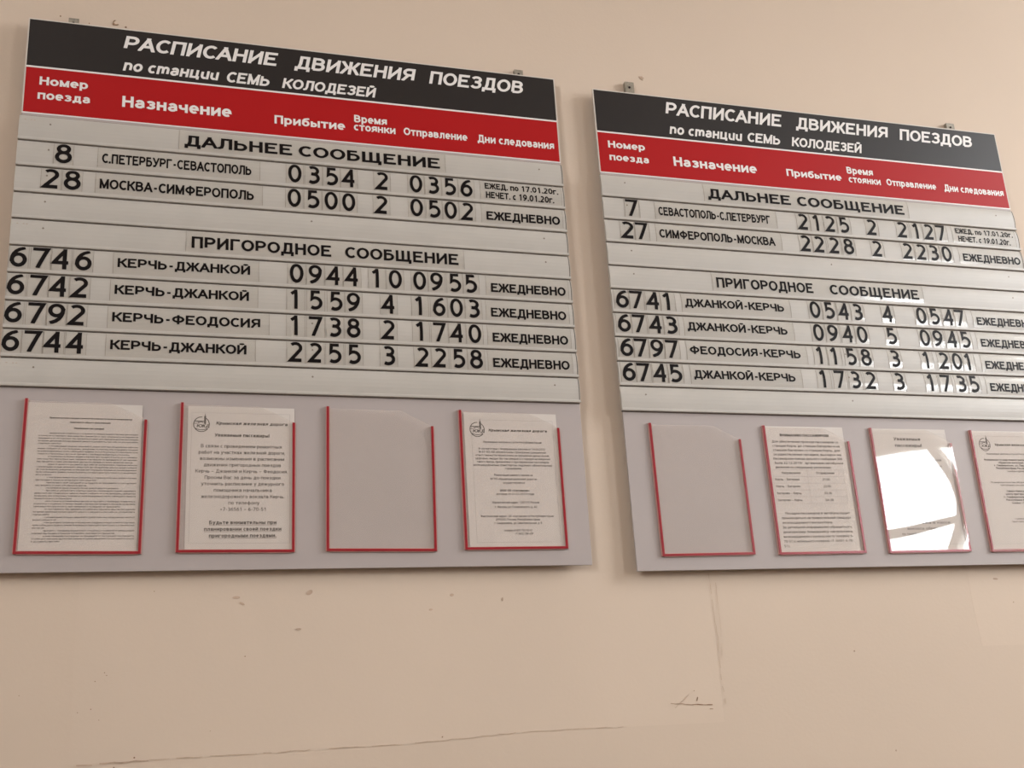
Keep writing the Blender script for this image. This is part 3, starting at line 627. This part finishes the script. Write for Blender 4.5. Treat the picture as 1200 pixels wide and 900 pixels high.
def notice(b, u0, u1, v0, v1, rot, label, lines, emb=None, border=None, rules=(), curl=0.0):
    w_, h_ = (u1-u0)*B, (v1-v0)*B
    o = MB(); NX, NZ = 10, 14
    sf = lambda x, z: -.0022-curl*((x/w_)**3)*((1-z/h_)**2)*.0012
    idx = {}
    for sgn in (0, 1):
        for i in range(NX+1):
            for j in range(NZ+1):
                idx[sgn, i, j] = len(o.v); x, z = w_*i/NX, h_*j/NZ; o.v.append((x, sf(x, z)+sgn*.0002, z))
    for sgn in (0, 1):
        for i in range(NX):
            for j in range(NZ): o.f.append((idx[sgn, i, j], idx[sgn, i+1, j], idx[sgn, i+1, j+1], idx[sgn, i, j+1]))
    for i in range(NX):
        for j in (0, NZ): o.f.append((idx[0, i, j], idx[0, i+1, j], idx[1, i+1, j], idx[1, i, j]))
    for j in range(NZ):
        for i in (0, NX): o.f.append((idx[0, i, j], idx[0, i, j+1], idx[1, i, j+1], idx[1, i, j]))
    pap = o.build('notice_sheet', MT['paper']); tag(pap, label, 'notice', 'printed notices in the clear pockets')
    pap.location = to_world(b, u0*B, 0, -v1*B); pap.rotation_euler = (0, ROT[b]-rot, 0)
    mb = MB(); Y_ = -.0030 if curl == 0 else -.0036
    bold = MB()
    for ln in lines:
        s_, fx0, fx1, fz, cap = ln[:5]; st = ln[5] if len(ln) > 5 else ''
        x0, x1, z = fx0*w_, fx1*w_, (1-fz)*h_; tgt = bold if 'b' in st or 'B' in st else mb
        text(tgt, s_, x0, x1, z, cap*h_*1.3, .20 if ('b' in st or 'B' in st) else .13, .12, .22 if 'i' in st else 0, 9, -.0026)
        if 'u' in st: line(tgt, x0, z-.0016, x1, z-.0016, .0006, -.00262)
    if mb.f: mb.build('printed_text', MT['print'], pap)
    if bold.f: bold.build('bold_print', MT['ink'], pap)
    if emb:
        m2 = MB(); emblem(m2, emb[0]*w_, (1-emb[1])*h_, emb[2]*w_, -.0026); m2.build('round_emblem', MT['print'], pap)
    m2 = MB()
    if border:
        a, c_, d, e_ = border[0]*w_, border[2]*w_, (1-border[1])*h_, (1-border[3])*h_
        for q in ((a, d, c_, d), (c_, d, c_, e_), (c_, e_, a, e_), (a, e_, a, d)): line(m2, *q, .0005, -.00255)
    for q in rules: line(m2, q[0]*w_, (1-q[1])*h_, q[2]*w_, (1-q[3])*h_, .0005, -.00255)
    if m2.f: m2.build('ruled_lines', MT['faint'], pap)
    return pap

WORDS = ('внимательно относитесь к сохранности личных вещей и багажа при посадке в поезд не оставляйте свои вещи без присмотра в зале ожидания и на перроне '
 'не принимайте от посторонних лиц предметы и сумки для передачи другим пассажирам во время движения поезда храните деньги и документы при себе не употребляйте '
 'спиртные напитки с незнакомыми людьми закрывайте двери купе при обнаружении забытых вещей сообщите об этом проводнику дежурному по вокзалу или сотруднику '
 'полиции на железнодорожных путях соблюдайте правила личной безопасности переходите пути только в установленных местах не прыгайте с платформы').split()
_w = [0]
def words(n):
    out = []
    while sum(len(q)+1 for q in out) < n: out.append(WORDS[_w[0] % len(WORDS)]); _w[0] += 1
    return ' '.join(out)
L1 = [('Правила личной и имущественной безопасности на железнодорожном', .19, .91, .108, .009, 'b'), ('транспорте общего пользования', .365, .72, .136, .009, 'b'), ('Уважаемые пассажиры!', .405, .665, .177, .0095, 'b')]
para = [5, 4, 3, 5, 2, 2, 1, 4, 3, 3, 2, 3, 2, 3]; z = .212; n_l = 0
last = [.30, 0, .93, .24, .62, .54, .82, .42, .84, .24, .30, .18, .80, .34]
for k, n in enumerate(para):
    for j in range(n):
        a = .20 if j == 0 else .105; c_ = .97
        if j == n-1 and n > 1 or n == 1: c_ = max(a+.1, last[k] or .9)
        sh = .0
        L1.append((words(int((c_-a)*88)), a, c_, z, .0078)); z += .01745; n_l += 1
notice(0, .0440, .2208, .7228, .9700, -.003, 'white notice densely filled with small print, leftmost pocket of left board', L1)

L2 = [('Крымская железная дорога', .26, .93, .128, .017, 'bi'), ('Уважаемые пассажиры!', .25, .76, .213, .018, 'b')]
for k, (s_, a, c_) in enumerate((('В связи с проведением ремонтных', .125, .88), ('работ на участках железной дороги,', .105, .91), ('возможны изменения в расписании', .12, .90),
        ('движения пригородных поездов', .155, .87), ('Керчь – Джанкой и Керчь – Феодосия.', .08, .935), ('Просим Вас за день до поездки', .165, .865), ('уточнить расписание у дежурного', .135, .90),
        ('помощника начальника', .25, .785), ('железнодорожного вокзала Керчь.', .135, .905), ('по телефону', .385, .67), ('+7-36561 – 6-70-51', .31, .735))):
    L2.append((s_, a, c_, .291+.0436*k, .0185))
for k, (s_, a, c_) in enumerate((('Будьте внимательны при', .215, .83), ('планировании своей поездки', .17, .875), ('пригородными поездами.', .215, .83))):
    L2.append((s_, a, c_, .817+.0445*k, .019, 'bu'))
notice(0, .2945, .4715, .7222, .9695, 0, 'white notice with round emblem and bold underlined last lines, left board', L2, (.125, .128, .072), (.035, .045, .955, .945))

L4 = [('Крымская железная дорога', .255, .885, .141, .015, 'bi'), ('Уважаемые жители и гости Республики Крым!', .19, .82, .228, .0125)]
for k, (s_, a, c_) in enumerate((('В соответствии с Федеральным законом от 14.06.2012', .14, .855), ('№ 67-ФЗ «Об обязательном страховании гражданской', .14, .86), ('ответственности перевозчика за причинение вреда жизни,', .105, .895),
        ('здоровью, имуществу пассажиров и о порядке возмещения', .10, .90), ('такого вреда, причиненного при перевозках пассажиров', .115, .885), ('железнодорожным транспортом, подлежит обязательному', .075, .92), ('страхованию.', .41, .59))):
    L4.append((s_, a, c_, .279+.0243*k, .0125))
for (s_, a, c_, z_) in (('Реализация данного закона на', .29, .70, .474), ('ФГУП «Крымская железная дорога»', .245, .745, .503), ('осуществляется', .38, .61, .531), ('ООО СК «Согласие»', .34, .655, .588), ('договор от 01.01.2019 года', .30, .70, .613),
        ('Юридический адрес: 129110, Россия', .255, .75, .675), ('г. Москва, ул. Гиляровского, д. 42', .28, .725, .708), ('Фактический адрес: СК «Согласие» в Республике Крым', .125, .895, .775), ('295000, Россия, Республика Крым', .28, .745, .799),
        ('г. Симферополь, ул. Севастопольская, д. 8', .265, .765, .825), ('телефон: 8-800-755-00-01', .36, .66, .878), ('+7 (3652) 788-609', .47, .665, .902)):
    L4.append((s_, a, c_, z_, .0125, 'b' if 'ООО' in s_ else ''))
notice(0, .7742, .9506, .7205, .9690, .002, 'white notice with small round emblem and centred text, rightmost pocket of left board', L4, (.135, .128, .075), (.075, .055, .955, .955), curl=0)

R2 = [('ВНИМАНИЮ ПАССАЖИРОВ!', .19, .81, .082, .0165, 'b')]
for k, (s_, a, c_) in enumerate((('Для обеспечения проезда пассажиров со', .08, .92), ('станции Керчь до станции Багерово и на', .08, .93), ('станцию Багерово со станции Керчь, для', .08, .925), ('осуществления посадки, высадки на', .08, .93), ('пассажирские поезда дальнего сообщения 306', .07, .94), ('была 22.12.2019г. организован автобусное', .08, .945), ('движение по следующему расписанию:', .08, .78))):
    R2.append((s_, a, c_, .133+.0345*k, .0145))
for (s_, a, c_, z_) in (('Направление', .15, .385, .385), ('Отправление', .58, .81, .385), ('Керчь – Багерово', .06, .36, .437), ('21.00', .65, .74, .437), ('Керчь – Багерово', .06, .36, .492), ('22.00', .65, .74, .492), ('Багерово – Керчь', .06, .36, .547), ('03.30', .65, .74, .547), ('Багерово – Керчь', .06, .36, .601), ('04.30', .65, .75, .601)):
    R2.append((s_, a, c_, z_, .0145))
for k, (s_, a, c_) in enumerate((('Посадка пассажиров в автобусы будет', .13, .93), ('производиться на привокзальной площади', .075, .93), ('железнодорожного вокзала Керчь.', .075, .70), ('За детальной информацией обращаться к', .07, .93), ('дежурному помощнику начальника', .07, .93), ('железнодорожного вокзала или по телефону 6-', .065, .93), ('70-51 (с мобильного телефона +7-36561-6-70-', .065, .925), ('51).', .06, .13))):
    R2.append((s_, a, c_, .705+.0362*k, .0145))
notice(1, .2950, .4720, .7205, .9700, .004, 'white notice with a small ruled table, second pocket of right board', R2,
       rules=[(.04, q, .93, q) for q in (.352, .405, .458, .512, .565, .62)]+[(.04, .352, .04, .62), (.93, .352, .93, .62), (.47, .352, .47, .62)])
R3 = [('Уважаемые', .285, .645, .098, .021, 'b'), ('пассажиры!', .29, .65, .152, .021, 'b'), ('За дополнительной информацией', .12, .88, .27, .017), ('о движении поездов дальнего и', .13, .87, .32, .017), ('пригородного сообщения просим', .11, .88, .37, .017),
      ('по вопросам покупки билетов для', .13, .87, .62, .017), ('льготных категорий', .25, .86, .735, .017), ('и багажа в кассе', .30, .85, .785, .017), ('вокзала обращаться', .27, .84, .832, .017), ('по телефону +7-978-918-54-71', .19, .86, .876, .018)]
notice(1, .5375, .7145, .7205, .9700, .004, 'white notice half hidden by window glare, third pocket of right board', R3, border=(.02, .04, .98, .95), curl=0)
R4 = [('Крымская железная дорога', .30, .93, .128, .0165, 'b'), ('Уважаемые жители и гости Республики Крым', .15, .90, .205, .012), ('Федеральное государственное унитарное предприятие', .105, .94, .256, .013, 'b'), ('«Крымская железная дорога»', .30, .80, .280, .013, 'b'),
      ('г. Симферополь, ул. Павленко, 34', .235, .82, .304, .013, 'b'), ('Республика Крым, Россия, 295006', .255, .80, .328, .013, 'b'), ('телефон горячей линии', .40, .75, .352, .012), ('По вопросам качества обслуживания пассажиров', .14, .92, .447, .011), ('пригородных поездов обращаться', .27, .80, .470, .011),
      ('Северо-Кавказское управление', .34, .86, .522, .013, 'b'), ('центр пригородных перевозок', .32, .84, .547, .013, 'b'), ('г. Симферополь, ул. Гагарина', .285, .83, .572, .013, 'b'), ('Республика Крым, Россия', .31, .80, .597, .013, 'b'), ('телефон: +7(3652) 55-22-10', .38, .80, .622, .012, 'b'),
      ('с уважением, администрация', .38, .86, .752, .011), ('пригородного вокзала', .33, .80, .776, .011)]
notice(1, .7795, .9560, .7205, .9700, .003, 'white notice cut off by the photo edge, rightmost pocket of right board', R4, (.155, .118, .075), (.04, .045, .96, .95))
# dust-tight: nothing else is needed
